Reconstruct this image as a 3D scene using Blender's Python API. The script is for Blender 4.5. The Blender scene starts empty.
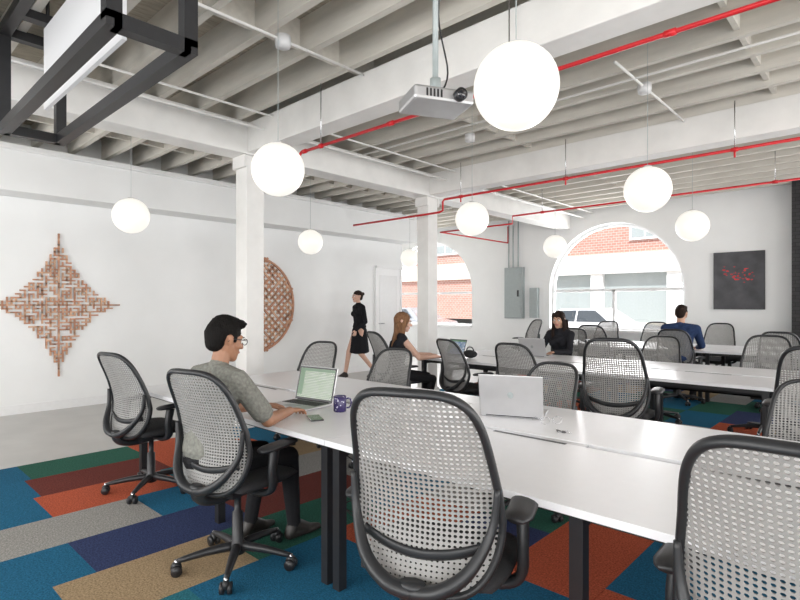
import bpy, bmesh, math, random
import numpy as np
from mathutils import Vector, Matrix
random.seed(7)
S=bpy.context.scene
COL=S.collection
try:
    S.view_settings.view_transform='Standard'
    S.view_settings.look='None'
    S.view_settings.exposure=0.0
except Exception: pass

# ------------------------------------------------ materials
def new_mat(name):
    m=bpy.data.materials.new(name); m.use_nodes=True
    return m, m.node_tree.nodes, m.node_tree.links, m.node_tree.nodes['Principled BSDF']
def mat(name,col,rough=.5,metal=0,var=.08,scale=20,bump=0,bscale=80,emit=0,coat=0,stretch=None,spec=None):
    m,N,L,b=new_mat(name)
    b.inputs['Roughness'].default_value=rough
    b.inputs['Metallic'].default_value=metal
    if coat: b.inputs['Coat Weight'].default_value=coat
    if spec is not None: b.inputs['Specular IOR Level'].default_value=spec
    tc=N.new('ShaderNodeTexCoord')
    mp=N.new('ShaderNodeMapping'); L.new(tc.outputs['Object'],mp.inputs['Vector'])
    if stretch: mp.inputs['Scale'].default_value=stretch
    nz=N.new('ShaderNodeTexNoise'); nz.inputs['Scale'].default_value=scale; nz.inputs['Detail'].default_value=4
    L.new(mp.outputs['Vector'],nz.inputs['Vector'])
    rp=N.new('ShaderNodeValToRGB')
    c0=[max(0,c*(1-var)) for c in col]; c1=[min(1,c*(1+var)) for c in col]
    rp.color_ramp.elements[0].color=(*c0,1); rp.color_ramp.elements[1].color=(*c1,1)
    rp.color_ramp.elements[0].position=.3; rp.color_ramp.elements[1].position=.7
    L.new(nz.outputs['Fac'],rp.inputs['Fac']); L.new(rp.outputs['Color'],b.inputs['Base Color'])
    if bump:
        n2=N.new('ShaderNodeTexNoise'); n2.inputs['Scale'].default_value=bscale; n2.inputs['Detail'].default_value=3
        L.new(mp.outputs['Vector'],n2.inputs['Vector'])
        bp=N.new('ShaderNodeBump'); bp.inputs['Strength'].default_value=bump; bp.inputs['Distance'].default_value=.01
        L.new(n2.outputs['Fac'],bp.inputs['Height']); L.new(bp.outputs['Normal'],b.inputs['Normal'])
    if emit:
        L.new(rp.outputs['Color'],b.inputs['Emission Color']); b.inputs['Emission Strength'].default_value=emit
    return m
M={}
M['wall']=mat('white_plaster',(.84,.845,.84),.8,var=.015,scale=3,bump=.05,bscale=60)
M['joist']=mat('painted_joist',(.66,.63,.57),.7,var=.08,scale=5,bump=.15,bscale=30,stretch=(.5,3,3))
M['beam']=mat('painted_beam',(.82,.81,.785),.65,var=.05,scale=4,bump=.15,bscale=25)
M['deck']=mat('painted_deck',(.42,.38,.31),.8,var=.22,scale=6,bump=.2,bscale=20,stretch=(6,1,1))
M['concrete']=mat('concrete_floor',(.50,.49,.47),.38,var=.07,scale=2.5,bump=.03)
M['tabletop']=mat('white_laminate',(.84,.84,.86),.28,var=.01)
M['black']=mat('black_steel',(.018,.018,.02),.4,var=.1)
M['plastic']=mat('black_plastic',(.018,.018,.020),.42,var=.1,bump=.05,bscale=300)
M['net']=mat('grey_net',(.29,.285,.275),.5,var=.06)
M['frame']=mat('frame_graphite',(.018,.019,.021),.42,var=.1)
M['fabric']=mat('black_fabric',(.020,.020,.022),.9,var=.25,scale=200,bump=.3,bscale=400)
M['chrome']=mat('steel',(.6,.6,.62),.25,1,var=.03)
M['alu']=mat('aluminium',(.60,.60,.61),.36,.75,var=.02)
M['red']=mat('red_pipe_paint',(.58,.012,.018),.4,var=.08)
M['wood']=mat('reddish_wood',(.45,.22,.13),.55,var=.25,scale=14,bump=.15)
M['wood2']=mat('tan_wood',(.56,.34,.22),.55,var=.25,scale=14,bump=.15)
M['panelgrey']=mat('grey_enamel',(.36,.40,.40),.45,.1,var=.05)
M['canvas']=mat('dark_canvas',(.075,.075,.082),.7,var=.25,scale=5)
M['white']=mat('white_paint',(.82,.82,.82),.45,var=.02)
M['whiteplastic']=mat('white_plastic',(.7,.7,.7),.35,var=.02)
M['wire']=mat('cable_rubber',(.02,.02,.02),.6)
M['tire']=mat('tire_rubber',(.03,.03,.03),.8)
M['carpaint']=mat('silver_car_paint',(.45,.47,.5),.25,.6,var=.03,coat=1)
M['carpaint2']=mat('white_car_paint',(.8,.8,.82),.25,.1,var=.02,coat=1)
M['carglass']=mat('car_glass',(.05,.06,.07),.05,0,var=.05)
M['asphalt']=mat('asphalt',(.3,.3,.3),.9,var=.15)
M['cream']=mat('cream_stucco',(.76,.71,.62),.8,var=.04)
M['keys']=mat('keyboard_keys',(.03,.03,.032),.5)
M['phone']=mat('phone_glass',(.02,.02,.025),.1,coat=1)
def emis(name,col,st,base=.5):
    m,N,L,b=new_mat(name)
    b.inputs['Base Color'].default_value=(base,base,base,1); b.inputs['Roughness'].default_value=.3
    nz=N.new('ShaderNodeTexNoise'); nz.inputs['Scale'].default_value=3
    mx=N.new('ShaderNodeMixRGB'); mx.inputs[0].default_value=.03; mx.inputs[1].default_value=(*col,1)
    L.new(nz.outputs['Color'],mx.inputs[2]); L.new(mx.outputs[0],b.inputs['Emission Color'])
    b.inputs['Emission Strength'].default_value=st
    return m
M['globe']=emis('opal_glass_globe',(1,.955,.86),.85,.30)
M['diffuser']=emis('lamp_diffuser',(.85,.86,.9),.30)
def brick(name,c1,c2,mort,scale):
    m,N,L,b=new_mat(name)
    tc=N.new('ShaderNodeTexCoord'); mp=N.new('ShaderNodeMapping')
    mp.inputs['Rotation'].default_value=(math.radians(90),0,0)
    L.new(tc.outputs['Object'],mp.inputs['Vector'])
    br=N.new('ShaderNodeTexBrick'); br.inputs['Scale'].default_value=scale
    br.inputs['Color1'].default_value=(*c1,1); br.inputs['Color2'].default_value=(*c2,1); br.inputs['Mortar'].default_value=(*mort,1)
    L.new(mp.outputs['Vector'],br.inputs['Vector']); L.new(br.outputs['Color'],b.inputs['Base Color'])
    b.inputs['Roughness'].default_value=.9
    return m
M['brick']=brick('red_brick',(.50,.25,.20),(.44,.20,.155),(.60,.50,.46),2.4)
M['brickdark']=brick('dark_brick',(.03,.03,.032),(.045,.044,.045),(.015,.015,.015),4)
def screen(name,a,b_,rows,st):
    m,N,L,b=new_mat(name)
    tc=N.new('ShaderNodeTexCoord'); br=N.new('ShaderNodeTexBrick')
    mp=N.new('ShaderNodeMapping'); mp.inputs['Rotation'].default_value=(math.radians(90),0,0)
    br.inputs['Scale'].default_value=rows; br.inputs['Mortar Size'].default_value=.035
    br.inputs['Color1'].default_value=(*a,1); br.inputs['Color2'].default_value=(*b_,1); br.inputs['Mortar'].default_value=(.12,.2,.12,1)
    L.new(tc.outputs['Object'],mp.inputs['Vector']); L.new(mp.outputs['Vector'],br.inputs['Vector'])
    L.new(br.outputs['Color'],b.inputs['Emission Color']); b.inputs['Emission Strength'].default_value=st
    b.inputs['Base Color'].default_value=(.02,.02,.02,1); b.inputs['Roughness'].default_value=.2
    return m
M['scr_green']=screen('screen_spreadsheet',(.45,.6,.36),(.62,.7,.55),26,.6)
M['scr_blue']=screen('screen_webpage',(.12,.2,.45),(.6,.65,.8),18,.8)
M['scr_panel']=emis('screen_dark_panel',(.10,.22,.10),.8,.02)
def speck(name,base,sp):
    m,N,L,b=new_mat(name)
    v=N.new('ShaderNodeTexVoronoi'); v.inputs['Scale'].default_value=55
    tc=N.new('ShaderNodeTexCoord'); L.new(tc.outputs['Object'],v.inputs['Vector'])
    r=N.new('ShaderNodeValToRGB'); r.color_ramp.interpolation='CONSTANT'
    r.color_ramp.elements[0].color=(*sp,1); r.color_ramp.elements[1].position=.24; r.color_ramp.elements[1].color=(*base,1)
    L.new(v.outputs['Distance'],r.inputs['Fac']); L.new(r.outputs['Color'],b.inputs['Base Color'])
    b.inputs['Roughness'].default_value=.25
    return m
M['mug']=speck('purple_mug_glaze',(.035,.025,.10),(.45,.43,.6))
def glassmat():
    m,N,L,b=new_mat('window_glass')
    tr=N.new('ShaderNodeBsdfTransparent'); gl=N.new('ShaderNodeBsdfGlossy'); gl.inputs['Roughness'].default_value=.02
    mx=N.new('ShaderNodeMixShader'); mx.inputs[0].default_value=.06
    L.new(tr.outputs[0],mx.inputs[1]); L.new(gl.outputs[0],mx.inputs[2])
    L.new(mx.outputs[0],N['Material Output'].inputs['Surface'])
    return m
M['glass']=glassmat()
CARP={'blue':(.020,.125,.225),'teal':(.03,.16,.20),'navy':(.038,.052,.125),'green':(.032,.12,.085),'dred':(.155,.04,.032),
      'orange':(.46,.10,.05),'grey':(.32,.31,.29),'tan':(.36,.26,.155)}
for k,c in CARP.items():
    M['cp_'+k]=mat('carpet_'+k,c,.97,var=.4,scale=110,bump=.6,bscale=220,spec=.1)

# ------------------------------------------------ mesh builder
class B:
    def __init__(s): s.v=[];s.f=[];s.m=[];s.mats=[];s.sm=[]
    def mi(s,k):
        if k not in s.mats: s.mats.append(k)
        return s.mats.index(k)
    def add(s,vs,fs,k,sm=False):
        o=len(s.v); s.v+= [tuple(p) for p in vs]; i=s.mi(k)
        for f in fs: s.f.append(tuple(o+j for j in f)); s.m.append(i); s.sm.append(sm)
    def box(s,c,d,k,R=None):
        c=Vector(c); vs=[]
        for x in(-.5,.5):
            for y in(-.5,.5):
                for z in(-.5,.5):
                    p=Vector((x*d[0],y*d[1],z*d[2]))
                    if R is not None: p=R@p
                    vs.append(c+p)
        s.add(vs,[(0,1,3,2),(4,6,7,5),(0,4,5,1),(2,3,7,6),(0,2,6,4),(1,5,7,3)],k)
    def bb(s,x0,x1,y0,y1,z0,z1,k): s.box(((x0+x1)/2,(y0+y1)/2,(z0+z1)/2),(x1-x0,y1-y0,z1-z0),k)
    def tube(s,pts,r,k,seg=8,cyc=False,sub=0,flat=None,up=None,caps=True):
        P=[Vector(p) for p in pts]
        if sub: 
            Q=[];n=len(P);rr=[]
            rl=r if isinstance(r,(list,tuple)) else None
            rng=range(n) if cyc else range(n-1)
            for i in rng:
                a=P[(i-1)%n] if (cyc or i>0) else P[0]; b=P[i]; c=P[(i+1)%n]; d=P[(i+2)%n] if (cyc or i+2<n) else P[-1]
                for j in range(sub):
                    t=j/sub
                    Q.append(.5*((2*b)+(c-a)*t+(2*a-5*b+4*c-d)*t*t+(3*b-a-3*c+d)*t**3))
                    if rl: rr.append(rl[i]*(1-t)+rl[(i+1)%n]*t)
            if not cyc: 
                Q.append(P[-1]); 
                if rl: rr.append(rl[-1])
            P=Q
            if rl: r=rr
        n=len(P)
        R=r if isinstance(r,(list,tuple)) else [r]*n
        vs=[];prev=None
        for i in range(n):
            if cyc: t=P[(i+1)%n]-P[i-1]
            else: t=P[min(i+1,n-1)]-P[max(i-1,0)]
            if t.length<1e-9: t=Vector((0,0,1))
            t.normalize()
            if up is not None: u=Vector(up)
            elif prev is None: u=Vector((0,0,1)) if abs(t.z)<.9 else Vector((0,1,0))
            else: u=prev
            u=(u-t*u.dot(t)); 
            if u.length<1e-6: u=t.orthogonal()
            u.normalize(); w=t.cross(u); prev=u
            fx,fy=flat if flat else (1,1)
            for j in range(seg):
                a=2*math.pi*(j+.5)/seg
                vs.append(P[i]+w*math.cos(a)*R[i]*fx+u*math.sin(a)*R[i]*fy)
        fs=[]
        for i in range(n if cyc else n-1):
            for j in range(seg):
                a=i*seg+j;b=i*seg+(j+1)%seg;c=((i+1)%n)*seg+(j+1)%seg;d=((i+1)%n)*seg+j
                fs.append((a,b,c,d))
        if not cyc and caps:
            fs.append(tuple(range(seg))[::-1]); fs.append(tuple((n-1)*seg+j for j in range(seg)))
        s.add(vs,fs,k,seg>4)
    def lathe(s,prof,k,c=(0,0,0),seg=24,R=None):
        c=Vector(c);vs=[];n=len(prof)
        for (r,z) in prof:
            for j in range(seg):
                a=2*math.pi*j/seg; p=Vector((r*math.cos(a),r*math.sin(a),z))
                if R is not None: p=R@p
                vs.append(c+p)
        fs=[(i*seg+j,i*seg+(j+1)%seg,(i+1)*seg+(j+1)%seg,(i+1)*seg+j) for i in range(n-1) for j in range(seg)]
        s.add(vs,fs,k,True)
    def sphere(s,c,r,k,seg=24,rings=14):
        rx=r if isinstance(r,(tuple,list)) else (r,r,r)
        pr=[(max(1e-5,math.sin(math.pi*i/rings)),-math.cos(math.pi*i/rings)) for i in range(rings+1)]
        R=Matrix.Diagonal((rx[0],rx[1],rx[2]))
        s.lathe(pr,k,c,seg,R)
    def mesh(s,name,bevel=0):
        me=bpy.data.meshes.new(name); me.from_pydata(s.v,[],s.f)
        for k in s.mats: me.materials.append(M[k])
        me.polygons.foreach_set('material_index',s.m); me.polygons.foreach_set('use_smooth',s.sm)
        bm=bmesh.new(); bm.from_mesh(me); bmesh.ops.recalc_face_normals(bm,faces=bm.faces); bm.to_mesh(me); bm.free()
        me.update(); return me
    def obj(s,name,parent=None,loc=None,rot=0,bevel=0):
        o=bpy.data.objects.new(name,s.mesh(name)); COL.objects.link(o)
        if parent: o.parent=parent
        if loc: o.location=loc
        o.rotation_euler[2]=rot
        if bevel:
            md=o.modifiers.new('bevel','BEVEL'); md.width=bevel; md.segments=2; md.limit_method='ANGLE'; md.angle_limit=math.radians(50)
        return o
def empty(name,loc=(0,0,0),rot=0,scale=(1,1,1)):
    e=bpy.data.objects.new(name,None); e.empty_display_size=.1; COL.objects.link(e)
    e.location=loc; e.rotation_euler[2]=rot; e.scale=scale; return e
def link(name,me,parent,bevel=0):
    o=bpy.data.objects.new(name,me); COL.objects.link(o); o.parent=parent
    return o

# ------------------------------------------------ room shell
XL,XR,YB,YF,ZC=-8.26,4.0,11.3,-3.0,3.74
b=B(); b.bb(-11.5,XR,YF,YB,-.1,0,'concrete'); b.obj('floor')
b=B()
strips=[('blue',[(.1,'tan'),(1.1,'blue'),(2.0,'green'),(2.9,'orange')]),
 ('b',[(.2,'grey'),(1.05,'blue'),(2.0,'dred'),(3.0,'orange')]),
 ('c',[(.0,'navy'),(1.0,'blue'),(1.9,'orange'),(2.8,'teal')]),
 ('d',[(.5,'blue'),(1.5,'grey'),(2.5,'blue')]),
 ('e',[(-.1,'tan'),(.95,'blue'),(1.9,'navy'),(2.9,'dred')]),
 ('f',[(.0,'green'),(.75,'blue'),(1.6,'tan'),(2.6,'green')]),
 ('g',[(.3,'grey'),(1.2,'teal'),(2.1,'blue'),(3.0,'orange')]),
 ('h',[(.3,'grey'),(1.2,'green'),(2.1,'blue'),(3.0,'navy')]),
 ('i',[(.4,'blue'),(1.5,'orange'),(2.4,'blue'),(3.4,'orange')]),
 ('j',[(.4,'blue'),(1.4,'dred'),(2.6,'orange'),(3.5,'blue')]),
 ('k',[(.4,'blue'),(1.3,'tan'),(2.3,'orange'),(3.3,'blue')]),]
keys=['blue','blue','teal','orange','tan','grey','navy','green','dred','blue']
i=0;x=-5.55
while x<XR-.01:
    x1=min(x+.5,XR)
    man=strips[i][1] if i<len(strips) else []
    first=man[0][0]-.9 if man else 99
    prev=None
    cuts=[]
    yy=YF
    if man:
        while yy<first-.05: yy=min(yy+1.0,first); cuts.append((yy,random.choice(keys)))
        cuts+=man; yy=man[-1][0]
    else: yy=YF+((i*3)%5)*.2+.1; cuts.append((yy,'blue'))
    while yy<YB:
        yy=min(yy+.95,YB); c=random.choice(keys)
        while c==prev: c=random.choice(keys)
        prev=c; cuts.append((yy,c))
    y=YF+.001
    for (ye,c) in cuts:
        if ye>y: b.bb(x,x1-.002,y,ye-.001,.0005,.008,'cp_'+c)
        y=max(y,ye)
    x+=.5;i+=1
b.obj('carpet')
# ceiling
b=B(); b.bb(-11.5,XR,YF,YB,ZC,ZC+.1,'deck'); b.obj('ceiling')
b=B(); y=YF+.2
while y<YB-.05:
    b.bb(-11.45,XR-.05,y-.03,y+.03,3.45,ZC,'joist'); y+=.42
y=YF+.2
while y<YB-.5:
    for xx in (-7.2,-3.6,-.9,1.8):
        b.bb(xx-.02,xx+.02,y+.03,y+.39,3.50,ZC,'joist')
    y+=.42
b.obj('trim_ceiling_joists')
b=B(); b.bb(-5.65,-5.35,YF,YB,3.1,3.45,'beam'); b.bb(-5.68,-5.32,YF,YB,3.40,3.45,'beam')
b.obj('trim_main_beam',bevel=.01)
for yc in (.14,3.33,6.52):
    b=B(); b.bb(-5.35,XR,yc-.12,yc+.12,3.12,3.45,'beam'); b.obj('trim_cross_beam',bevel=.008)
for yc in (.14,3.33,6.52):
    b=B(); b.bb(-5.615,-5.385,yc-.115,yc+.115,0,3.1,'beam')
    for a,c in ((-.15,-.115),(.115,.15)): b.bb(-5.63,-5.37,yc+a,yc+c,2.96,3.1,'beam')
    b.bb(-5.64,-5.36,yc-.14,yc+.14,0,.09,'beam')
    b.obj('structural_column',bevel=.008)
# walls
b=B(); b.bb(XL-.2,XL,YF,8.9,0,ZC,'wall'); b.obj('wall_left')
b=B(); b.bb(-11.5,XL-.2,8.7,8.9,0,ZC,'wall'); b.obj('wall_entry_return')
b=B(); b.bb(-11.7,-11.5,8.7,YB,0,ZC,'wall'); b.obj('wall_entry_side')
b=B(); b.bb(XL,XL+.02,YF,7.98,0,.12,'white'); b.obj('baseboard_left')
b=B(); b.bb(XR,XR+.2,YF,YB,0,.7,'wall'); b.bb(XR,XR+.2,YF,YB,3.1,ZC,'wall')
for yy in (YF,1.2,5.4,9.6): b.bb(XR,XR+.2,yy,yy+1.2,.7,3.1,'wall')  # openings between these piers are invented, out of view, to let sky light in
b.bb(XR,XR+.2,10.8,YB,.7,3.1,'wall'); b.obj('wall_right')
b=B(); b.bb(XL,XR,YF-.2,YF,0,.7,'wall'); b.bb(XL,XR,YF-.2,YF,3.1,ZC,'wall')
for xx in (XL,-4.6,-.6,3.2): b.bb(xx,xx+.8,YF-.2,YF,.7,3.1,'wall')  # gaps here are invented openings behind the camera, left for sky light
b.obj('wall_front')
ARCH=[(-9.45,1.42),(-4.44,1.42),(1.7,1.42)]  # last arch is out of view, added to bring in more light
ZS=.85; ZT=3.14
cu=bpy.data.curves.new('wall_back','CURVE'); cu.dimensions='2D'; cu.fill_mode='BOTH'; cu.extrude=.15
def spl(pts):
    sp=cu.splines.new('POLY'); sp.points.add(len(pts)-1)
    for q,(a,c) in zip(sp.points,pts): q.co=(a,c,0,1)
    sp.use_cyclic_u=True
spl([(-11.7,0),(XR+.2,0),(XR+.2,ZC),(-11.7,ZC)])
def archpts(cx,r,inset=0,n=36):
    r2=r-inset
    pts=[(cx-r2,ZS+inset),(cx+r2,ZS+inset)]
    for i in range(n+1):
        a=math.pi*i/n; pts.append((cx+r2*math.cos(a),ZT-r+r2*math.sin(a)))
    return pts
for cx,r in ARCH: spl(archpts(cx,r))
co=bpy.data.objects.new('tmpw',cu); COL.objects.link(co)
dg=bpy.context.evaluated_depsgraph_get(); me=bpy.data.meshes.new_from_object(co.evaluated_get(dg))
bpy.data.objects.remove(co)
me.materials.clear(); me.materials.append(M['wall'])
wb=bpy.data.objects.new('wall_back',me); COL.objects.link(wb); wb.rotation_euler=(math.radians(90),0,0); wb.location=(0,YB+.15,0)
for i,(cx,r) in enumerate(ARCH):
    b=B()
    pts=archpts(cx,r,.03); y0=YB+.16
    b.tube([(px,y0,pz) for px,pz in pts],.045,'white',seg=4,cyc=True)
    zt=1.72
    b.bb(cx-r+.03,cx+r-.03,y0-.03,y0+.03,zt-.03,zt+.03,'white')
    b.bb(cx-.03,cx+.03,y0-.03,y0+.03,ZS,zt,'white')
    b.bb(cx-r-.0,cx+r+.0,YB-.06,YB+.28,ZS-.04,ZS+.02,'white')
    vs=[(px,y0,pz) for px,pz in pts]; b.add(vs,[tuple(range(len(vs)))],'glass')
    b.obj('window_%d'%(i+1))
b=B(); b.bb(-1.3,-.55,YB-.35,YB,0,ZC,'brickdark'); b.obj('trim_brick_pilaster')
b=B(); b.bb(XL,-7.8,YF,8.9,2.78,3.3,'wall'); b.bb(XL,-7.74,YF,8.9,3.27,3.34,'wall')
b.obj('trim_soffit',bevel=.01)
b=B(); b.bb(XL,XL+.05,8.02,8.06,0,2.24,'white'); b.bb(XL,XL+.05,8.80,8.84,0,2.24,'white'); b.bb(XL,XL+.05,8.02,8.84,2.2,2.25,'white')
b.bb(XL,XL+.03,8.06,8.80,.01,2.2,'white'); b.bb(XL+.03,XL+.035,8.15,8.71,.2,2.05,'whiteplastic')
b.tube([(XL+.03,8.13,1.0),(XL+.08,8.13,1.0),(XL+.08,8.25,1.0)],.01,'chrome'); b.obj('door_1')

# ------------------------------------------------ pipes / conduits
b=B()
b.tube([(3.95,3.1,2.87),(-4.2,3.1,2.87)],.014,'red')
b.tube([(-4.2,3.1,2.87),(-4.24,3.1,2.83),(-4.24,3.1,2.68)],.014,'red'); b.tube([(-4.24,3.1,2.69),(-4.24,3.1,2.66)],.024,'chrome')
for xx in (-3.9,-1.9,.6,2.6): b.tube([(xx,3.1,2.87),(xx,3.1,3.45)],.005,'chrome'); b.tube([(xx-.02,3.1,2.87),(xx+.02,3.1,2.87)],.022,'red')
for xx in (-4.15,-3.0,-.9): b.tube([(xx-.03,3.1,2.87),(xx+.03,3.1,2.87)],.020,'red')
b.obj('sprinkler_pipe')
b=B()
b.tube([(3.95,6.2,2.96),(-4.9,6.2,2.96),(-4.93,6.2,2.93),(-4.93,6.2,2.80),(-5.0,6.2,2.78),(-6.9,6.2,2.78)],.016,'red')
for xx in (-4.6,-3,-1.2,1): b.tube([(xx,6.2,2.96),(xx,6.2,3.45)],.005,'chrome'); b.tube([(xx,6.2,2.88),(xx,6.2,2.96)],.010,'red'); b.tube([(xx-.03,6.2,2.96),(xx+.03,6.2,2.96)],.023,'red')
b.obj('sprinkler_pipe')
b=B()
b.tube([(3.95,8.6,3.04),(-5.2,8.6,3.04),(-5.2,8.6,2.9),(-6.9,8.6,2.9),(-6.9,11.2,2.9),(-6.9,11.2,3.3)],.016,'red')
for xx in (-4.6,-3,-1.2,1): b.tube([(xx,8.6,3.04),(xx,8.6,3.45)],.005,'chrome'); b.tube([(xx-.03,8.6,3.04),(xx+.03,8.6,3.04)],.023,'red')
b.obj('sprinkler_pipe')
b=B()
for xx,zz in ((-5.15,3.36),(-5.02,3.30),(-4.85,3.40),(-5.8,3.38),(-6.3,3.42)):
    b.tube([(xx,YF+.01,zz),(xx,YB-.01,zz)],.012,'beam',seg=6)
b.obj('trim_conduit')
b=B()
b.tube([(3.95,4.9,3.42),(-5.3,4.9,3.42)],.012,'beam',seg=6)
b.tube([(-1.72,4.45,3.42),(-1.72,7,3.42)],.012,'beam',seg=6)
b.tube([(-3.43,.5,3.42),(-3.43,3.2,3.42)],.012,'beam',seg=6)
for x_,y_ in ((-1.72,5.16),(-3.43,2.36),(-3.76,5.25),(-1.2,7.4),(-6.6,4.0)):
    b.lathe([(.001,3.36),(.055,3.365),(.06,3.40),(.06,3.45),(.001,3.455)],'whiteplastic',(x_,y_,0),20)
b.obj('trim_conduit')
b=B(); b.bb(-6.98,-6.5,YB-.13,YB-.001,1.08,2.3,'panelgrey'); b.bb(-6.95,-6.53,YB-.145,YB-.13,1.11,2.27,'panelgrey'); b.bb(-6.62,-6.58,YB-.16,YB-.14,1.6,1.75,'black')
for xx in (-6.9,-6.78,-6.64): b.tube([(xx,YB-.06,2.3),(xx,YB-.06,3.44)],.016,'panelgrey')
b.bb(-6.32,-6.12,YB-.1,YB-.001,1.1,1.8,'panelgrey')
b.obj('electrical_panel',bevel=.005)
b=B(); b.bb(-2.52,-1.72,YB-.045,YB-.001,1.32,2.37,'canvas')
for i in range(40):
    a=random.uniform(-1,1); cx=-2.12+a*.24; cz=1.95+random.gauss(0,.06)-a*.03; r=random.uniform(.008,.026)
    pts=[(cx+r*random.uniform(.5,1.6)*math.cos(t*.785),YB-.047,cz+r*.7*random.uniform(.4,1.3)*math.sin(t*.785)) for t in range(8)]
    b.add(pts,[tuple(range(8))],'red')
b.obj('abstract_painting')

# ------------------------------------------------ wooden wall sculptures
b=B(); p=.0475; cy,cz=2.1,1.40; w_=.019
def instar(yy,zz): return (abs(yy)/.80)**.70+(abs(zz)/.97)**.70<1.0
n=22
for iy in range(-n,n+1):
    for iz in range(-n,n+1):
        yy=iy*p; zz=iz*p
        if not instar(yy,zz): continue
        # maze lattice: sticks join neighbouring lattice nodes
        if (instar(yy+p,zz) or iz==0) and abs(yy+p)<.80 and random.random()<(.60 if iz else 1):
            d=random.choice((.022,.028)); b.box((XL+.001+d/2,cy+yy+p/2,cz+zz),(d,p+w_,w_),'wood' if random.random()<.5 else 'wood2')
        if (instar(yy,zz+p) or iy==0) and abs(zz+p)<.97 and random.random()<(.60 if iy else 1):
            d=random.choice((.021,.027)); b.box((XL+.001+d/2,cy+yy,cz+zz+p/2),(d,w_,p+w_),'wood' if random.random()<.5 else 'wood2')
b.obj('wooden_star_sculpture')
b=B(); cy,cz,r=5.05,1.41,.84
def seg_in(a,c): 
    y,z=a,c; return (y-cy)**2+(z-cz)**2<r*r and y>cy-.1
q=.13
R45=[Matrix.Rotation(math.radians(45),3,'X'),Matrix.Rotation(math.radians(-45),3,'X')]
for i in range(-14,15):
    for j in range(-14,15):
        y=cy+(i+j)*q*.7071*.72; z=cz+(i-j)*q*.7071*.72
        if seg_in(y,z):
            for R in R45:
                if random.random()<.9:
                    dp=random.choice((.024,.032)); b.box((XL+.001+dp/2,y,z),(dp,q*.8,.034),'wood2' if random.random()<.6 else 'wood',R)
pts=[(XL+.026,cy-.1,cz-r+.01)]+[(XL+.026,cy+r*math.sin(a),cz-r*math.cos(a)) for a in [math.pi*t/24 for t in range(25)]]+[(XL+.026,cy-.1,cz+r-.01)]
b.tube(pts,.024,'wood',seg=4,cyc=True)
b.obj('wooden_half_moon_sculpture')

# ------------------------------------------------ tables
def table(y0,y1,name='long_work_table'):
    e=empty(name,(0,y0,0)); D=y1-y0
    b=B()
    xs=[-4.45,-2.05,.35,2.75]
    for a,c in zip(xs[:-1],xs[1:]):
        b.bb(a+.002,c-.002,0,D/2-.03,.712,.74,'tabletop'); b.bb(a+.002,c-.002,D/2+.03,D,.712,.74,'tabletop')
        for xx in ((a+c)/2-.5,(a+c)/2+.5):
            b.bb(xx-.28,xx+.28,D/2-.025,D/2+.025,.728,.738,'alu')
            b.bb(xx-.2,xx+.2,D/2-.055,D/2-.031,.7405,.7415,'black')
    b.obj('top',e,bevel=.003)
    b=B()
    for a,c in zip(xs[:-1],xs[1:]):
        for xx in (a+.045,a+1.27,c-.045):
            for yy in (.06,D-.06):
                b.bb(xx-.024,xx+.024,yy-.024,yy+.024,0.008,.712,'black')
            b.bb(xx-.02,xx+.02,.06,D-.06,.66,.712,'black')
        for yy in (.1,D-.1): b.bb(a+.05,c-.05,yy-.015,yy+.015,.672,.712,'black')
        b.bb(a+.15,c-.15,D/2-.1,D/2+.1,.56,.575,'black'); b.bb(a+.15,c-.15,D/2-.1,D/2-.09,.56,.66,'black'); b.bb(a+.15,c-.15,D/2+.09,D/2+.1,.56,.66,'black')
    b.obj('legs',e)
    return e
table(1.65,3.2); table(5.1,6.6); table(8.55,10.05)

# ------------------------------------------------ office chair parts
Z0,Z1=.45,1.07
def W(v): return .212+.032*math.exp(-((v-.33)/.30)**2)
def outline(v):
    n=4.0; q=abs(2*v-1)
    return W(v)*max(0,(1-q**n))**(1/n)
def ybk(x,z):
    v=(z-Z0)/(Z1-Z0)
    y=-.235+.035*math.sin(v*math.pi*1.15)-.095*max(0,v-.35)**1.3*1.6
    return y+.85*x*x
b=B()
px,pz=.0168,.0152
nv=[]; nf=[]
def V(p): nv.append(p); return len(nv)-1
ci=int(.26/px)+1
for i in range(-ci,ci):
    for j in range(int((Z1-Z0)/pz)):
        xc=(i+.5)*px; zc=Z0+(j+.5)*pz; v=(zc-Z0)/(Z1-Z0)
        if abs(xc)>outline(v)-.004: continue
        xa,xb,za,zb=i*px,(i+1)*px,Z0+j*pz,Z0+(j+1)*pz
        tt=.38 if v>.30 else .38+.2*min(1,(.30-v)/.15)
        tt=tt*.5
        ia,ib,ja,jb=xa+px*tt*.9,xb-px*tt*.9,za+pz*tt,zb-pz*tt
        def g(x,z): return (x,ybk(x,z),z)
        o=[V(g(xa,za)),V(g(xb,za)),V(g(xb,zb)),V(g(xa,zb))]
        cx_,cz_=px*.17,pz*.17
        h=[(ia+cx_,ja),(ib-cx_,ja),(ib,ja+cz_),(ib,jb-cz_),(ib-cx_,jb),(ia+cx_,jb),(ia,jb-cz_),(ia,ja+cz_)]
        h=[V(g(*q)) for q in h]
        nf+= [(o[0],o[1],h[1],h[0]),(o[1],h[2],h[1]),(o[1],o[2],h[3],h[2]),(o[2],h[4],h[3]),(o[2],o[3],h[5],h[4]),(o[3],h[6],h[5]),(o[3],o[0],h[7],h[6]),(o[0],h[0],h[7])]
b.add(nv,nf,'net'); NET=b.mesh('back_net')
bm=bmesh.new(); bm.from_mesh(NET); bmesh.ops.remove_doubles(bm,verts=bm.verts,dist=.0005); bmesh.ops.recalc_face_normals(bm,faces=bm.faces)
bmesh.ops.solidify(bm,geom=bm.faces[:],thickness=.004); bm.to_mesh(NET); bm.free()
b=B()
pts=[]
nn=72
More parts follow.
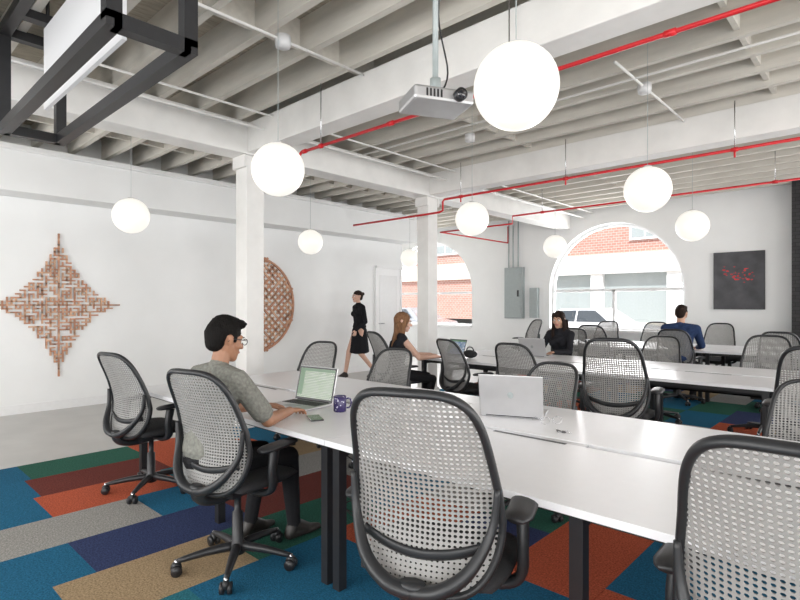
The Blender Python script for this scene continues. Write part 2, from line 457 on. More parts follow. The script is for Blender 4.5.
for i in range(nn):
    a=2*math.pi*i/nn; s_,c_=math.sin(a),math.cos(a)
    q=abs(c_)**(2/4.0)*(1 if c_>0 else -1); w=abs(s_)**(2/4.0)*(1 if s_>0 else -1)
    v=(w+1)/2; x=q*W(v); z=Z0+v*(Z1-Z0); pts.append((x,ybk(x,z),z))
b.tube(pts,.0125,'frame',seg=8,cyc=True,flat=(1.0,1.3))
for sx in (-1,1):
    b.tube([(0,-.268,.47),(sx*.08,-.278,.49),(sx*.165,-.25,.55),(sx*.222,-.20,.66),(sx*.236,-.195,.78)],[.030,.028,.024,.017,.010],'frame',sub=5,seg=8,flat=(1,.8))
b.tube([(0,-.05,.40),(0,-.17,.40),(0,-.25,.43),(0,-.272,.50)],[.038,.036,.034,.030],'frame',sub=5,seg=10,flat=(1.4,.8))
b.tube([(-.20,ybk(.20,.60)-.008,.60),(-.1,ybk(.1,.575)-.010,.575),(0,ybk(0,.565)-.010,.565),(.1,ybk(.1,.575)-.010,.575),(.20,ybk(.20,.60)-.008,.60)],.011,'frame',sub=4,seg=6,flat=(.5,1.5),up=(0,0,1))
BACKF=b.mesh('back_frame')
def sgrid(nx,ny,k,bb):
    vs=[];fs=[]
    def pt(u,v,top):
        a=u*math.sqrt(1-v*v/2)*1.0; c=v*math.sqrt(1-u*u/2)
        a=(a*.45+u*.55); c=(c*.45+v*.55)
        x=a*.25; y=.03+c*.24
        ed=max(abs(u),abs(v))**6
        z=(.505-.03*ed+.012*u*u-.022*max(0,v-.3)**2*2) if top else (.445+.02*ed)
        return (x,y,z)
    for top in (1,0):
        for i in range(nx+1):
            for j in range(ny+1): vs.append(pt(-1+2*i/nx,-1+2*j/ny,top))
    n=(nx+1)*(ny+1); I=lambda t,i,j:t*n+i*(ny+1)+j
    for t in (0,1):
        for i in range(nx):
            for j in range(ny): fs.append((I(t,i,j),I(t,i+1,j),I(t,i+1,j+1),I(t,i,j+1)))
    for i in range(nx): fs.append((I(0,i,0),I(0,i+1,0),I(1,i+1,0),I(1,i,0))); fs.append((I(0,i,ny),I(0,i+1,ny),I(1,i+1,ny),I(1,i,ny)))
    for j in range(ny): fs.append((I(0,0,j),I(0,0,j+1),I(1,0,j+1),I(1,0,j))); fs.append((I(0,nx,j),I(0,nx,j+1),I(1,nx,j+1),I(1,nx,j)))
    bb.add(vs,fs,k,True)
b=B(); sgrid(14,14,'fabric',b); SEAT=b.mesh('seat')
b=B()
for sx in (-1,1):
    b.tube([(sx*.06,-.03,.43),(sx*.2,-.03,.425),(sx*.275,-.03,.46),(sx*.285,-.04,.56),(sx*.28,-.02,.655)],[.02,.02,.020,.020,.022],'frame',sub=5,seg=8,flat=(1.4,.9))
    b.tube([(sx*.275,-.12,.666),(sx*.279,-.08,.669),(sx*.277,.05,.671),(sx*.265,.13,.668),(sx*.260,.155,.663)],[.022,.045,.047,.038,.016],'plastic',sub=4,seg=12,flat=(1,.38),up=(0,0,1))
ARMS=b.mesh('armrests')
b=B()
b.lathe([(.001,.055),(.04,.06),(.045,.11),(.03,.13),(.028,.28),(.018,.285),(.018,.40),(.05,.405),(.001,.41)],'plastic',seg=16)
b.box((0,-.01,.425),(.2,.24,.05),'plastic')
for i in range(5):
    a=math.radians(90+72*i); c,s_=math.cos(a),math.sin(a)
    b.tube([(c*.02,s_*.02,.10),(c*.16,s_*.16,.092),(c*.30,s_*.30,.072)],[.03,.024,.015],'plastic',seg=8,sub=3,flat=(.9,.85))
BASE=b.mesh('star_base')
b=B()
for i in range(5):
    a=math.radians(90+72*i); c,s_=math.cos(a),math.sin(a)
    tx,ty=-s_,c
    cx,cy=c*.305,s_*.305
    b.tube([(cx,cy,.05),(cx,cy,.08)],.01,'chrome')
    for sd in (-1,1):
        p1=Vector((cx+tx*sd*.010,cy+ty*sd*.010,.028)); p2=Vector((cx+tx*sd*.028,cy+ty*sd*.028,.028))
        b.tube([p1,p2],.028,'plastic',seg=14)
    b.tube([(cx-tx*.012,cy-ty*.012,.045),(cx+tx*.012,cy+ty*.012,.045)],.026,'frame',seg=10)
CAST=b.mesh('casters')
def chair(x,y,rot=0,sz=1.0,s=1.0):
    e=empty('office_chair',(x,y,.008),rot,(s,s,sz))
    for n,m in (('back_net',NET),('back_frame',BACKF),('seat',SEAT),('armrests',ARMS),('star_base',BASE),('casters',CAST)): link(n,m,e)
    return e
PI=math.pi
chair(-1.205,1.505,.36,1.055,1.05)
chair(-.165,1.645,.03,1.035,1.03)
chair(-2.60,1.50,.24,1.0)
chair(-4.13,1.66,.16,.98)
chair(-3.42,3.34,PI+.1,.91); chair(-4.42,3.3,PI+.2,.93); chair(-1.87,3.32,PI-.15,.90); chair(-.30,3.45,PI+.05,.90)
chair(-1.70,4.5,.15,1.05,1.04); chair(-2.83,4.95,0,.94); chair(-3.62,5.0,-.3,.94); chair(-4.46,4.70,-.35,1.0); chair(-.38,4.55,.05,1.05)
chair(-3.42,7.03,PI,.98); chair(-2.16,6.85,PI,.93); chair(-1.05,6.8,PI,.98)
chair(-3.58,8.5,.1,1.0); chair(-2.3,8.32,0,.98); chair(-1.1,8.45,0,.98)
chair(-4.2,10.25,PI,1.0); chair(-3.3,10.25,PI,1.0); chair(-2.25,10.25,PI,1.0); chair(-5.85,10.2,PI-.5,1.0)

# ------------------------------------------------ pendant globes
b=B(); b.sphere((0,0,0),.178,'globe',40,24)
b.lathe([(.001,.19),(.03,.188),(.032,.172),(.05,.168)],'whiteplastic',seg=16)
b.tube([(0,0,.18),(0,0,1.40)],.0022,'panelgrey',seg=6)
b.lathe([(.001,1.36),(.05,1.365),(.06,1.41),(.001,1.415)],'whiteplastic',seg=20)
GL=b.mesh('pendant_globe_lamp')
for g in [(-1.18,1.98),(-3.08,2.08),(-5.78,2.12),(-6.27,4.79),(-3.33,4.69),(-1.46,4.45),(-1.75,6.85),(-3.95,7.8),(-7.03,7.8),(1.0,4.5),(1.1,2.0),(.5,6.9)]:
    o=bpy.data.objects.new('pendant_globe_lamp',GL); COL.objects.link(o); o.location=(g[0],g[1],2.32)

b=B(); x0,x1,y0,y1,z0,z1=-4.83,-2.63,.88,1.24,2.70,3.42; h=.035
for yy in (y0,y1):
    for zz in (z0,z1): b.bb(x0-h,x1+h,yy-h,yy+h,zz-h,zz+h,'black')
for xx in (x0,x1):
    for zz in (z0,z1): b.bb(xx-h,xx+h,y0,y1,zz-h,zz+h,'black')
    for yy in (y0,y1): b.bb(xx-h,xx+h,yy-h,yy+h,z0,z1,'black')
b.bb(x0+.35,x1-.35,(y0+y1)/2-.012,(y0+y1)/2+.012,z0+.1,z1-.04,'diffuser')
for xx in (x0+.4,x1-.4): b.tube([(xx,(y0+y1)/2,z1-.06),(xx,(y0+y1)/2,ZC)],.012,'black')
b.bb(x0+.36,x0+.44,y0,y1,z1-.03,z1+.03,'black'); b.bb(x1-.44,x1-.36,y0,y1,z1-.03,z1+.03,'black')
b.obj('hanging_frame_lamp')

e=empty('ceiling_projector',(-1.84,2.25,2.50),math.radians(62))
b=B(); b.box((0,0,0),(.34,.26,.075),'alu'); b.obj('body',e,bevel=.015)
b=B(); 
b.tube([(.08,-.13,0),(.08,-.165,0)],.033,'black',seg=16); b.tube([(.08,-.15,0),(.08,-.168,0)],.025,'phone',seg=16)
for i in range(7): b.box((.172,-.08+i*.025,0),(.004,.012,.05),'plastic')
for i in range(5): b.box((-.02-i*.02,-.131,0),(.01,.003,.04),'plastic')
b.box((0,0,.045),(.2,.16,.012),'chrome')
b.tube([(0,0,.04),(0,0,.13)],.03,'panelgrey',seg=14); b.tube([(0,0,.11),(0,0,1.235)],.016,'panelgrey',seg=12); b.lathe([(.001,1.17),(.07,1.18),(.07,1.235)],'white',seg=16)
b.tube([(.03,.05,.04),(.1,.06,.2),(.03,.03,.5),(.08,.05,.9),(.12,.02,1.2)],.005,'wire',sub=6)
b.obj('mount',e)

# ------------------------------------------------ laptops and small items
def laptop(x,y,rot,scr,open_=18,z=.74,sc=1.0):
    e=empty('laptop',(x,y,z),rot,(sc,sc,sc))
    b=B(); b.bb(-.16,.16,-.11,.11,.001,.014,'alu'); b.obj('base',e,bevel=.004)
    b=B()
    for r in range(5):
        for c in range(13): b.box((-.132+c*.022,.075-r*.02,.0148),(.018,.016,.002),'keys')
    b.bb(-.05,.05,-.095,-.035,.0142,.0149,'panelgrey'); b.obj('keyboard',e)
    R=Matrix.Rotation(-math.radians(open_),3,'X'); o=Vector((0,.112,.012))
    b=B(); b.box(o+R@Vector((0,.004,.108)),(.32,.007,.216),'alu',R); b.obj('lid',e,bevel=.003)
    b=B(); b.box(o+R@Vector((0,-.0005,.108)),(.312,.002,.208),'black',R); b.obj('bezel',e)
    b=B(); c=o+R@Vector((0,-.0022,.11)); vs=[c+R@Vector((sx*.147,0,sz*.092)) for sx,sz in((-1,-1),(1,-1),(1,1),(-1,1))]; 
    b.add(vs,[(0,1,2,3)],scr)
    for (ax,az,wx,wz) in ((0,.082,.147,.009),(-.125,0,.02,.075)):
        cc=o+R@Vector((ax,-.003,.11+az)); b.add([cc+R@Vector((sx*wx,0,sz*wz)) for sx,sz in((-1,-1),(1,-1),(1,1),(-1,1))],[(0,1,2,3)],'scr_panel')
    b.obj('display',e)
    b=B(); c=o+R@Vector((0,.0082,.112)); vs=[c+R@Vector((.015*math.cos(a),0,.017*math.sin(a))) for a in [i*PI/8 for i in range(16)]]
    b.add(vs,[tuple(range(16))],'panelgrey'); b.obj('lid_badge',e)
    b=B(); b.tube([(-.13,.112,.012),(.13,.112,.012)],.006,'black'); b.obj('hinge',e)
    return e
laptop(-2.86,2.10,.14,'scr_green',14,sc=1.08)
laptop(-1.70,2.84,PI+.38,'scr_blue',12,sc=1.15)
laptop(-4.22,5.42,-.15,'scr_blue',20)
laptop(-3.42,6.26,PI+.1,'scr_blue',16,sc=1.1)
b=B()
b.lathe([(.001,0),(.036,0),(.04,.006),(.041,.095),(.038,.097),(.036,.092),(.035,.012),(.001,.01)],'mug',seg=28)
b.tube([(.040,0,.078),(.06,0,.080),(.070,0,.055),(.062,0,.028),(.040,0,.022)],.0055,'mug',sub=5)
b.obj('coffee_mug',loc=(-2.53,2.16,.74),rot=.9)
b=B(); b.box((0,0,.005),(.075,.15,.008),'phone'); b.obj('smartphone',loc=(-2.47,1.92,.7405),rot=1.1,bevel=.003)
b=B(); b.lathe([(.001,0),(.03,0),(.036,.08),(.034,.08),(.028,.006),(.001,.006)],'whiteplastic',seg=24); b.obj('paper_cup',loc=(-1.86,2.56,.74))
b=B()
for sx in(-1,1): b.tube([(sx*.035+.026*math.cos(a),0,.022+.02*math.sin(a)) for a in [i*PI/8 for i in range(16)]],.0015,'chrome',cyc=True,seg=6); b.tube([(sx*.062,0,.03),(sx*.064,.07,.03),(sx*.06,.12,.004)],.0015,'chrome',seg=6)
b.tube([(-.01,0,.026),(.01,0,.026)],.002,'chrome'); b.obj('eyeglasses',loc=(-1.40,2.72,.7405),rot=.9)
b=B()
b.tube([(.012*math.cos(a),.012*math.sin(a),.002) for a in [i*PI/8 for i in range(16)]],.0015,'chrome',cyc=True,seg=6)
for a in (.2,1.2,2.3): 
    R=Matrix.Rotation(a,3,'Z'); b.box(R@Vector((.035,0,.003)),(.045,.01,.002),'chrome',R); b.box(R@Vector((.022,0,.003)),(.018,.02,.003),'black',R)
b.obj('key_ring',loc=(-1.28,2.58,.7405))
b=B(); b.sphere((0,0,.05),(.1,.06,.05),'fabric'); b.tube([(-.06,0,.08),(-.03,0,.13),(.03,0,.13),(.06,0,.08)],.007,'fabric',sub=5); b.obj('black_pouch',loc=(-3.9,5.45,.74))
b=B()
for k in range(4):
    pts=[(-2.4+k*.05+random.uniform(-.03,.03),2.43,.57)]
    for j in range(6): pts.append((-2.35+random.uniform(-.22,.22),2.3+random.uniform(-.2,.15),.5-j*.08+random.uniform(-.05,.05)))
    pts.append((-2.2,2.3,.05)); pts.append((-2.15+k*.02,2.32,.053))
    b.tube(pts,.004,'wire',sub=6,seg=6)
b.obj('power_cables')
b=B(); b.bb(-.14,.14,-.03,.03,0,.04,'plastic')
for i in range(4): b.bb(-.11+i*.06,-.08+i*.06,-.015,.015,.04,.043,'whiteplastic')
b.obj('power_strip',loc=(-2.2,2.3,.008),rot=.3,bevel=.004)

# ------------------------------------------------ people
def ico(): 
    bm=bmesh.new(); bmesh.ops.create_icosphere(bm,subdivisions=2,radius=1); v=[w.co.copy() for w in bm.verts]; bm.free(); return v
ICO=ico(); I3=Matrix.Identity(3)
def v3(p): return Vector(p)
class Fig:
    def __init__(s): s.p=[]
    def e(s,a,ra,b,rb,k,R=I3):
        ra=(ra,)*3 if not isinstance(ra,(tuple,list)) else ra; rb=(rb,)*3 if not isinstance(rb,(tuple,list)) else rb
        s.p.append((v3(a),tuple(ra),v3(b),tuple(rb),k,R.copy()))
    def build(s,name,parent,vox=.006,sm=3,world=None):
        bm=bmesh.new()
        for a,ra,b,rb,k,R in s.p:
            t=bmesh.new(); 
            for c,r in ((a,ra),(b,rb)):
                for q in ICO: t.verts.new(c+R@Vector((q.x*r[0],q.y*r[1],q.z*r[2])))
                if (a-b).length<1e-6 : break
            res=bmesh.ops.convex_hull(t,input=t.verts[:])
            dl=[g for g in res['geom_interior'] if isinstance(g,bmesh.types.BMVert)]
            bmesh.ops.delete(t,geom=dl,context='VERTS')
            tm=bpy.data.meshes.new('t'); t.to_mesh(tm); t.free(); bm.from_mesh(tm); bpy.data.meshes.remove(tm)
        bmesh.ops.recalc_face_normals(bm,faces=bm.faces)
        tm=bpy.data.meshes.new('tmp'); bm.to_mesh(tm); bm.free()
        o=bpy.data.objects.new('tmp',tm); COL.objects.link(o)
        md=o.modifiers.new('r','REMESH'); md.mode='VOXEL'; md.voxel_size=vox; md.use_smooth_shade=True
        m2=o.modifiers.new('s','SMOOTH'); m2.factor=.5; m2.iterations=sm
        dg=bpy.context.evaluated_depsgraph_get(); me=bpy.data.meshes.new_from_object(o.evaluated_get(dg))
        bpy.data.objects.remove(o)
        n=len(me.polygons); cen=np.zeros(n*3); me.polygons.foreach_get('center',cen); cen=cen.reshape(-1,3)
        best=np.full(n,1e9); lab=np.zeros(n,int); ks=[]
        for a,ra,b,rb,k,R in s.p:
            if k not in ks: ks.append(k)
            A=np.array(a);D=np.array(b-a); L2=D.dot(D)
            t=np.clip(((cen-A)@D)/L2,0,1) if L2>1e-9 else np.zeros(n)
            c=A+t[:,None]*D; r=np.array(ra)*(1-t)[:,None]+np.array(rb)*t[:,None]
            loc=(cen-c)@np.array(R)
            d=(np.linalg.norm(loc/r,axis=1)-1)*r.min(axis=1)
            w=d<best; best[w]=d[w]; lab[w]=ks.index(k)
        me.materials.clear()
        for k in ks: me.materials.append(M[k])
        me.polygons.foreach_set('material_index',lab.astype(np.int32)); me.polygons.foreach_set('use_smooth',np.ones(n,bool))
        me.update(); me.name=name
        o=bpy.data.objects.new(name,me); COL.objects.link(o); o.parent=parent
        return o
def ik(a,c,l1,l2,hint):
    a,c=v3(a),v3(c); d=c-a; L=d.length
    if L>l1+l2-.002: c=a+d*((l1+l2-.002)/L); d=c-a; L=d.length
    x=(l1*l1-l2*l2+L*L)/(2*L); h=math.sqrt(max(0,l1*l1-x*x)); u=d.normalized(); hn=v3(hint); hn=(hn-u*hn.dot(u)).normalized()
    return a+u*x+hn*h, c
def hand(F,w,d,n,s_,k,sc=1.0,curl=1.0):
    d=v3(d).normalized(); n=v3(n); n=(n-d*n.dot(d)).normalized(); th=v3(s_); th=(th-d*th.dot(d)-n*th.dot(n)).normalized()
    R=Matrix((th,d,n)).transposed()
    F.e(w+d*.012*sc,(.026*sc,.02*sc,.018*sc),w+d*.075*sc,(.041*sc,.018*sc,.013*sc),k,R)
    for off,L,sp in ((.032,.070,.10),(.011,.080,.02),(-.011,.074,-.05),(-.031,.057,-.14)):
        p=w+d*.082*sc+th*off*sc; dr=(d+th*sp).normalized(); ang=0
        for q,(f,a) in enumerate(((.44,18),(.31,28),(.25,22))):
            ang+=math.radians(a)*curl; dd=(dr*math.cos(ang)+n*math.sin(ang)); e=p+dd*L*f*sc*1.0
            F.e(p,(.0095-.001*q)*sc,e,(.0088-.001*q)*sc,k); p=e
    p=w+d*.022*sc+th*.024*sc; 
    for f,dr,r in ((.036,(d*.6+th*.75+n*.15),.0125),(.030,(d*.85+th*.35+n*.3),.0105),(.025,(d*.95+th*.1+n*.3),.009)):
        e=p+dr.normalized()*f*sc; F.e(p,r*sc,e,(r-.0012)*sc,k); p=e
def skinm(n,c): M[n]=mat(n,c,.5,var=.06,scale=30)
skinm('skin_brown',(.34,.17,.10)); skinm('skin_light',(.60,.37,.28)); skinm('skin_med',(.50,.29,.20))
M['lips']=mat('lips',(.40,.14,.12),.4); M['eye']=mat('eye_white',(.8,.8,.78),.2); M['iris']=mat('iris_dark',(.03,.015,.01),.15)
def cloth(n,c,v=.12): M[n]=mat(n,c,.9,var=v,scale=60,bump=.6,bscale=11,spec=.2)
cloth('shirt_grey',(.20,.20,.178),.25); cloth('pants_black',(.016,.016,.018)); cloth('top_black',(.018,.018,.022)); cloth('shirt_navy',(.025,.045,.11)); cloth('coat_black',(.012,.012,.015))
M['shoe']=mat('shoe_leather',(.03,.025,.022),.45)
def hairm(n,c): M[n]=mat(n,c,.75,var=.4,scale=40,bump=.7,bscale=60,stretch=(3,3,.35),spec=.15)
hairm('hair_black',(.006,.005,.0045)); hairm('hair_brown',(.20,.105,.055)); hairm('hair_dark',(.022,.013,.010))
def human(name,loc,rot,P):
    e=empty(name,(loc[0],loc[1],loc[2] if len(loc)>2 else 0),rot)
    F=Fig(); sk,top,bot=P['skin'],P['top'],P['bot']; fw=P.get('w',1.0)
    pel=v3(P['pelvis']); wa=v3(P['waist']); ch=v3(P['chest']); nb=v3(P['neck']); hd=v3(P['head'])
    F.e(pel,(.165*fw,.125,.10),pel,(.165*fw,.125,.10),bot)
    F.e(pel+v3((0,0,.055)),(.166*fw,.13,.075),wa,(.142*fw,.108,.09),top)
    F.e(wa,(.142*fw,.108,.09),ch,(.168*fw,.118,.12),top)
    if P.get('fem'):
        for sx in(-1,1): F.e(ch+v3((sx*.07,.085,-.02)),(.06,.05,.06),ch+v3((sx*.07,.08,-.02)),(.06,.05,.06),top)
    shz=nb.z-.045
    SH={}
    for sx in(-1,1):
        sh=v3((nb.x+sx*.178*fw,nb.y-.005,shz)); SH[sx]=sh
        F.e(sh,.058*fw,v3((nb.x+sx*.05,nb.y-.01,nb.z-.02)),.06,top)
        F.e(sh,.056*fw,ch+v3((sx*.08,0,0)),.09,top)
    F.e(nb+v3((0,0,-.03)),.062,nb+v3((0,.0,.012)),.057,top)
    if P.get('collar'):
        for sx in(-1,1): F.e(nb+v3((sx*.035,-.03,.02)),(.03,.03,.014),nb+v3((sx*.03,.055,-.012)),(.018,.018,.010),top)
    F.e(nb,.050*fw,hd+v3((0,-.02,-.05)),.048*fw,sk)
    for sx,key in((-1,'L'),(1,'R')):
        h=P['hand'+key]; w=v3(h[0]); el,w=ik(SH[sx],w,.285,.255,h[4] if len(h)>4 else (sx*.6,-.3,-1))
        if P.get('sleeve')=='long':
            F.e(SH[sx],.057*fw,el,.046*fw,top); F.e(el,.046*fw,w,.033*fw,top)
        elif P.get('sleeve')=='short':
            F.e(SH[sx],.060*fw,SH[sx].lerp(el,.78),.060*fw,top); F.e(SH[sx],.048*fw,el,.039*fw,sk); F.e(el,.040*fw,w,.026*fw,sk)
        else:
            F.e(SH[sx],.050*fw,el,.038*fw,sk); F.e(el,.038*fw,w,.025*fw,sk)
        hand(F,w,h[1],h[2],h[3],sk,.97*fw,P.get('curl',1.0))
    for sx,key in((-1,'L'),(1,'R')):
        an=v3(P['foot'+key][0]); fd=v3(P['foot'+key][1]).normalized(); pitch=P['foot'+key][2] if len(P['foot'+key])>2 else 0
        hip=pel+v3((sx*.09*fw,.02,-.02)); kn,an=ik(hip,an,.43,.42,P.get('khint',(sx*.08,1,.3)))
        lm=P.get('leg',bot)
        F.e(hip,.088*fw,kn,.060*fw,lm); F.e(kn,.058*fw,an,.040*fw,lm)
        dn=v3((0,0,-1)); f2=(fd*math.cos(pitch)+dn*math.sin(pitch)).normalized(); up=(-dn*math.cos(pitch)+fd*math.sin(pitch))
        heel=an-up*.052-f2*.03; ball=an-up*.058+f2*.11; toe=an-up*.064+f2*.17
        F.e(an,.040*fw,heel,.034,'shoe'); F.e(heel,.034,ball,.032,'shoe'); F.e(ball,(.042,.042,.028),toe,(.028,.028,.020),'shoe'); F.e(an,.04,ball,.032,'shoe')
    if P.get('skirt'):
        F.e(pel,(.17*fw,.14,.1),pel+v3((0,.0,-.42)),(.19*fw,.20,.05),top)
    yaw,pit=P.get('yaw',0),P.get('pitch',0)
    R=Matrix.Rotation(yaw,3,'Z')@Matrix.Rotation(pit,3,'X')
    def H(p): return hd+R@v3(p)
    F.e(H((0,-.015,.03)),(.075,.094,.085),H((0,-.015,.03)),(.075,.094,.085),sk,R)
    F.e(H((0,.03,.01)),(.062,.058,.062),H((0,.058,-.085)),(.030,.026,.022),sk,R)
    F.e(H((0,.0,-.03)),(.062,.06,.05),H((0,.04,-.075)),(.042,.03,.024),sk,R)
    F.e(H((0,.086,.02)),.008,H((0,.106,-.018)),.012,sk,R)
    for sx in(-1,1):
        F.e(H((sx*.01,.097,-.022)),.009,H((sx*.012,.094,-.022)),.008,sk,R)
        F.e(H((sx*.018,.078,.036)),.010,H((sx*.045,.066,.034)),.009,sk,R)
        F.e(H((sx*.045,.052,-.015)),(.022,.02,.022),H((sx*.04,.055,-.02)),(.02,.02,.02),sk,R)
        F.e(H((sx*.073,-.012,-.01)),(.008,.014,.018),H((sx*.078,-.02,.014)),(.008,.018,.02),sk,R)
    F.e(H((-.018,.083,-.050)),(.008,.008,.0055),H((.018,.083,-.050)),(.008,.008,.0055),'lips',R)
    F.e(H((-.008,.088,-.050)),(.01,.008,.008),H((.008,.088,-.050)),(.01,.008,.008),'lips',R)
    F.build('body',e,P.get('vox',.006))
    b=B()
    for sx in(-1,1):
        b.sphere(H((sx*.030,.0755,.012)),.0125,'eye',14,10); b.sphere(H((sx*.030,.0815,.012)),.0078,'iris',12,8)
        b.tube([H((sx*.014,.093,.033)),H((sx*.03,.0905,.038)),H((sx*.05,.076,.033))],.003,P['hair'],sub=3,seg=6)
    b.obj('eyes',e)
    Hr=Fig(); k=P['hair']; st=P.get('style','short')
    Hr.e(H((0,-.022,.052)),(.082,.098,.080),H((0,-.022,.052)),(.082,.098,.080),k,R)
    Hr.e(H((0,-.06,.03)),(.076,.066,.08),H((0,-.065,-.03)),(.058,.045,.04),k,R)
    if st=='short':
        Hr.e(H((-.03,.05,.10)),(.03,.03,.026),H((.035,.052,.103)),(.028,.03,.027),k,R)
        Hr.e(H((0,-.02,.10)),(.062,.075,.045),H((0,.03,.105)),(.055,.04,.035),k,R)
        for sx in(-1,1): Hr.e(H((sx*.071,-.0,.03)),(.010,.025,.03),H((sx*.071,.012,.005)),(.007,.010,.012),k,R)
        for q in range(34):
            a=random.uniform(-1,1); y_=random.uniform(-.09,.07); Hr.e(H((a*.055,y_,.105-abs(y_)*.15)),.012,H((a*.062+random.uniform(-.02,.02),y_+random.uniform(-.01,.025),.131-abs(y_)*.2-abs(a)*.012)),.005,k,R)
    if st=='bun':
        Hr.e(H((0,-.12,.06)),.035,H((0,-.125,.06)),.035,k,R)
    if st=='long':
        for sx in(-1,1):
            Hr.e(H((sx*.062,.02,.06)),(.022,.045,.05),H((sx*.078,.0,-.06)),(.018,.035,.05),k,R)
            Hr.e(H((sx*.074,-.0,-.05)),(.022,.036,.04),H((sx*.085,.02,-.20)),(.024,.03,.04),k)
            Hr.e(H((sx*.085,.02,-.20)),(.026,.028,.03),H((sx*.08,.045,-.30)),(.016,.016,.03),k)
            for q in range(4): Hr.e(H((sx*(.06+.01*q),-.03-.01*q,-.02)),.02,H((sx*(.07+.008*q),-.05-.012*q,-.27-.01*q)),.010,k)
        Hr.e(H((0,-.07,-.01)),(.07,.04,.06),v3((hd.x,hd.y-.09,hd.z-.27)),(.075,.03,.05),k)
    o=Hr.build('hair',e,.005,2)
    if P.get('glasses'):
        b=B()
        for sx in(-1,1):
            b.tube([H((sx*.032+.023*math.cos(a),.100,.012+.017*math.sin(a))) for a in [i*PI/8 for i in range(16)]],.0022,'black',cyc=True,seg=6)
            b.tube([H((sx*.055,.100,.018)),H((sx*.074,.06,.018)),H((sx*.082,-.01,.014)),H((sx*.08,-.035,-.005))],.0022,'black',seg=6)
        b.tube([H((-.01,.100,.016)),H((.01,.100,.016))],.002,'black',seg=6); b.obj('glasses',e)
    return e
DN=(0,0,-1)
human('man_in_grey_shirt',(-2.68,1.38,.008),.10,dict(skin='skin_brown',top='shirt_grey',bot='pants_black',hair='hair_black',sleeve='short',glasses=True,vox=.005,collar=True,
  pelvis=(0,0,.575),waist=(0,.0,.73),chest=(0,.03,.90),neck=(0,.055,1.045),head=(0,.10,1.195),pitch=-.22,yaw=-.05,
  handL=((-.13,.47,.772),(.25,1,-.08),DN,(1,0,0)),handR=((.12,.45,.772),(-.25,1,-.08),DN,(-1,0,0)),
  footL=((-.13,.36,.09),(-.1,1,0)),footR=((.10,.50,.09),(.1,1,0))))
human('woman_with_long_hair',(-4.43,4.64,.008),-.55,dict(skin='skin_light',top='top_black',bot='pants_black',hair='hair_brown',fem=True,w=.88,style='long',
  pelvis=(0,0,.575),waist=(0,.02,.73),chest=(0,.05,.89),neck=(0,.075,1.03),head=(0,.11,1.18),pitch=-.2,yaw=-.2,
  handL=((-.12,.50,.775),(0,1,-.08),DN,(1,0,0)),handR=((.14,.49,.775),(-.1,1,-.08),DN,(-1,0,0)),
  footL=((-.1,.42,.09),(0,1,0)),footR=((.1,.36,.09),(0,1,0))))
human('woman_in_black_top',(-3.40,6.95,.008),PI-.05,dict(skin='skin_med',top='top_black',bot='pants_black',hair='hair_dark',fem=True,w=.9,style='long',sleeve='long',
  pelvis=(0,0,.575),waist=(0,.02,.73),chest=(0,.06,.89),neck=(0,.08,1.04),head=(0,.12,1.185),pitch=-.18,yaw=.15,
  handL=((-.12,.46,.775),(.1,1,-.08),DN,(1,0,0)),handR=((.12,.46,.775),(-.1,1,-.08),DN,(-1,0,0)),
  footL=((-.1,.42,.09),(0,1,0)),footR=((.1,.36,.09),(0,1,0))))
human('man_in_navy_shirt',(-2.27,8.22,.008),.05,dict(skin='skin_med',top='shirt_navy',bot='pants_black',hair='hair_dark',sleeve='long',w=1.12,
  pelvis=(0,0,.58),waist=(0,.02,.76),chest=(0,.05,.96),neck=(0,.08,1.10),head=(0,.13,1.255),pitch=-.25,
  handL=((-.15,.46,.775),(.25,1,-.08),DN,(1,0,0)),handR=((.15,.46,.775),(-.25,1,-.08),DN,(-1,0,0)),
  footL=((-.13,.42,.09),(0,1,0)),footR=((.1,.36,.09),(0,1,0))))
human('walking_woman',(-7.62,7.0,0),PI-.25,dict(skin='skin_light',top='coat_black',bot='coat_black',leg='skin_light',hair='hair_dark',sleeve='long',fem=True,w=.9,style='bun',skirt=True,
  pelvis=(0,0,.92),waist=(0,.0,1.07),chest=(0,.01,1.25),neck=(0,.02,1.40),head=(0,.05,1.555),khint=(0,1,0),
  handL=((-.23,.20,.93),(0,.3,-1),(1,0,0),(0,1,0),(-.2,-1,0)),handR=((.23,-.16,.90),(0,-.2,-1),(-1,0,0),(0,1,0),(.2,-1,0)),
  footL=((-.08,-.26,.15),(0,1,0),.5),footR=((.07,.27,.092),(0,1,0))))

# ------------------------------------------------ exterior
b=B(); b.bb(-40,25,YB+.32,40,-.3,-.15,'asphalt'); b.bb(-40,25,YB+.32,14,-.15,-.05,'cream'); b.bb(-40,25,20.2,21.8,-.15,-.05,'cream'); b.obj('street')
b=B(); Y=22
b.bb(-40,25,Y,Y+.5,3.5,9,'brick'); b.bb(-40,25,Y-.15,Y,2.7,3.5,'cream'); b.bb(-40,25,Y,Y+.5,-.1,.7,'cream')
b.bb(-40,-15.5,Y,Y+.5,-.1,3.5,'brick')
xx=-15.5
while xx<25:
    b.bb(xx,xx+.5,Y-.05,Y+.4,.7,2.7,'white'); b.bb(xx+.5,xx+3,Y+.2,Y+.25,.7,2.7,'panelgrey'); xx+=3
for xx in range(-38,24,5):
    b.bb(xx-.9+1,xx+.9+1,Y-.08,Y,4.0,6.0,'white')
    for i in range(3):
        for j in range(4): b.bb(xx+.2+i*.55,xx+.68+i*.55,Y-.1,Y-.08,4.1+j*.47,4.5+j*.47,'panelgrey')
b.obj('street_building')
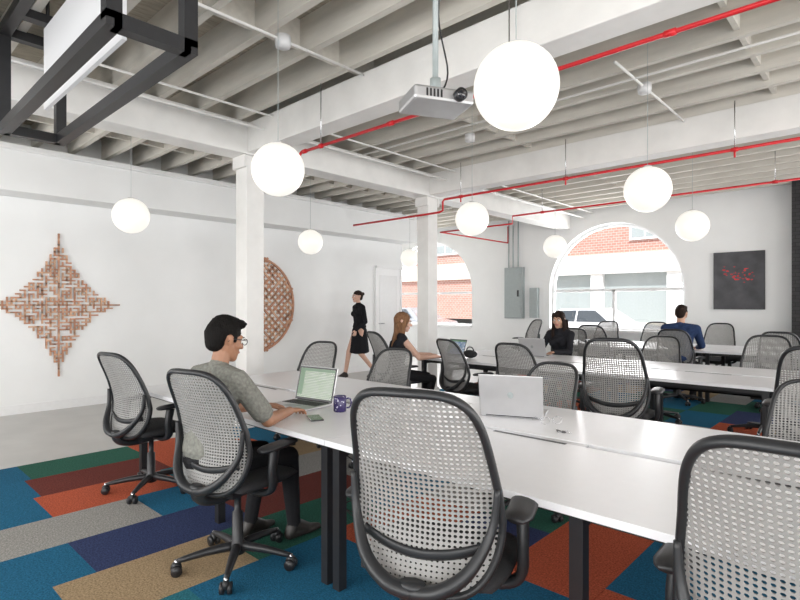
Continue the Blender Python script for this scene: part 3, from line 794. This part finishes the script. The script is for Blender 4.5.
def car(x,y,k,rot):
    e=empty('parked_car',(x,y,-.15),rot)
    prof=[(-2.2,.35),(-2.25,.7),(-2.05,.92),(-1.3,1.0),(-.6,1.42),(.7,1.45),(1.35,1.0),(2.1,.88),(2.25,.65),(2.2,.35)]
    b=B()
    rings=[]
    for yy,f in ((-.88,.0),(-.8,1.0),(.8,1.0),(.88,.0)):
        rings.append([(px*(.97 if f==0 else 1),yy*(1 if pz<1.05 else .78),.35+(pz-.35)*(.97 if f==0 else 1)) for px,pz in prof])
    n=len(prof); vs=[p for r in rings for p in r]; fs=[]
    for i in range(3):
        for j in range(n): fs.append((i*n+j,i*n+(j+1)%n,(i+1)*n+(j+1)%n,(i+1)*n+j))
    fs.append(tuple(range(n))); fs.append(tuple(3*n+j for j in range(n)))
    b.add(vs,fs,k); b.obj('body',e,bevel=.04)
    b=B()
    for sy in(-1,1):
        b.add([(-1.05,sy*.895*.97,1.02),(-.55,sy*.72,1.36),(0,sy*.72,1.38),(0,sy*.88,1.02)],[(0,1,2,3)],'carglass')
        b.add([(.06,sy*.88,1.02),(.06,sy*.72,1.38),(.62,sy*.72,1.38),(1.1,sy*.88,1.02)],[(0,1,2,3)],'carglass')
    b.obj('side_windows',e)
    b=B()
    for sx in(-1.35,1.4):
        for sy in(-.82,.82): b.tube([(sx,sy-.1,.33),(sx,sy+.1,.33)],.33,'tire',seg=24); b.tube([(sx,sy-.11,.33),(sx,sy+.11,.33)],.2,'alu',seg=16)
    b.obj('wheels',e)
car(-15.5,17.0,'carpaint',0); car(-7.6,17.2,'carpaint2',0); car(-2.5,17.0,'carpaint',PI)

# ------------------------------------------------ lights
def area(name,loc,rot,sx,sy,p,col=(1,1,1)):
    l=bpy.data.lights.new(name,'AREA'); l.shape='RECTANGLE'; l.size=sx; l.size_y=sy; l.energy=p; l.color=col
    o=bpy.data.objects.new(name,l); COL.objects.link(o); o.location=loc; o.rotation_euler=rot; return o
for xx in (-5.9,-2.0,1.9): area('front_fill_light',(xx,YF-.1,1.9),(math.radians(90),0,0),2.9,2.3,128,(1,.985,.965))  # added fill lamps in the invented openings behind the camera
for yy in (-.3,3.9,8.1): area('side_fill_light',(XR+.1,yy,1.9),(math.radians(90),0,math.radians(90)),2.8,2.3,128,(1,.985,.965))  # added fill lamps in the invented openings of the unseen right wall
for cx,r in ARCH: area('arch_window_daylight',(cx,YB+.4,2.0),(math.radians(90),0,PI),2.5,2.1,125,(.97,.985,1))
sl=bpy.data.lights.new('sun','SUN'); sl.energy=6.0; sl.angle=.02; so=bpy.data.objects.new('sun',sl); COL.objects.link(so); so.rotation_euler=(math.radians(35),0,math.radians(20))
w=bpy.data.worlds.new('sky'); S.world=w; w.use_nodes=True; N=w.node_tree.nodes; L=w.node_tree.links
bg=N['Background']; bg.inputs['Color'].default_value=(.93,.95,1,1); bg.inputs['Strength'].default_value=1.5

# ------------------------------------------------ camera
cd=bpy.data.cameras.new('camera'); cam=bpy.data.objects.new('camera',cd); COL.objects.link(cam)
cam.location=(0,0,1.4); cam.rotation_euler=(math.radians(90),0,math.radians(43.08))
cd.sensor_width=36; cd.lens=23.985; cd.shift_y=5/800; cd.clip_end=200; cd.clip_start=.05
S.camera=cam
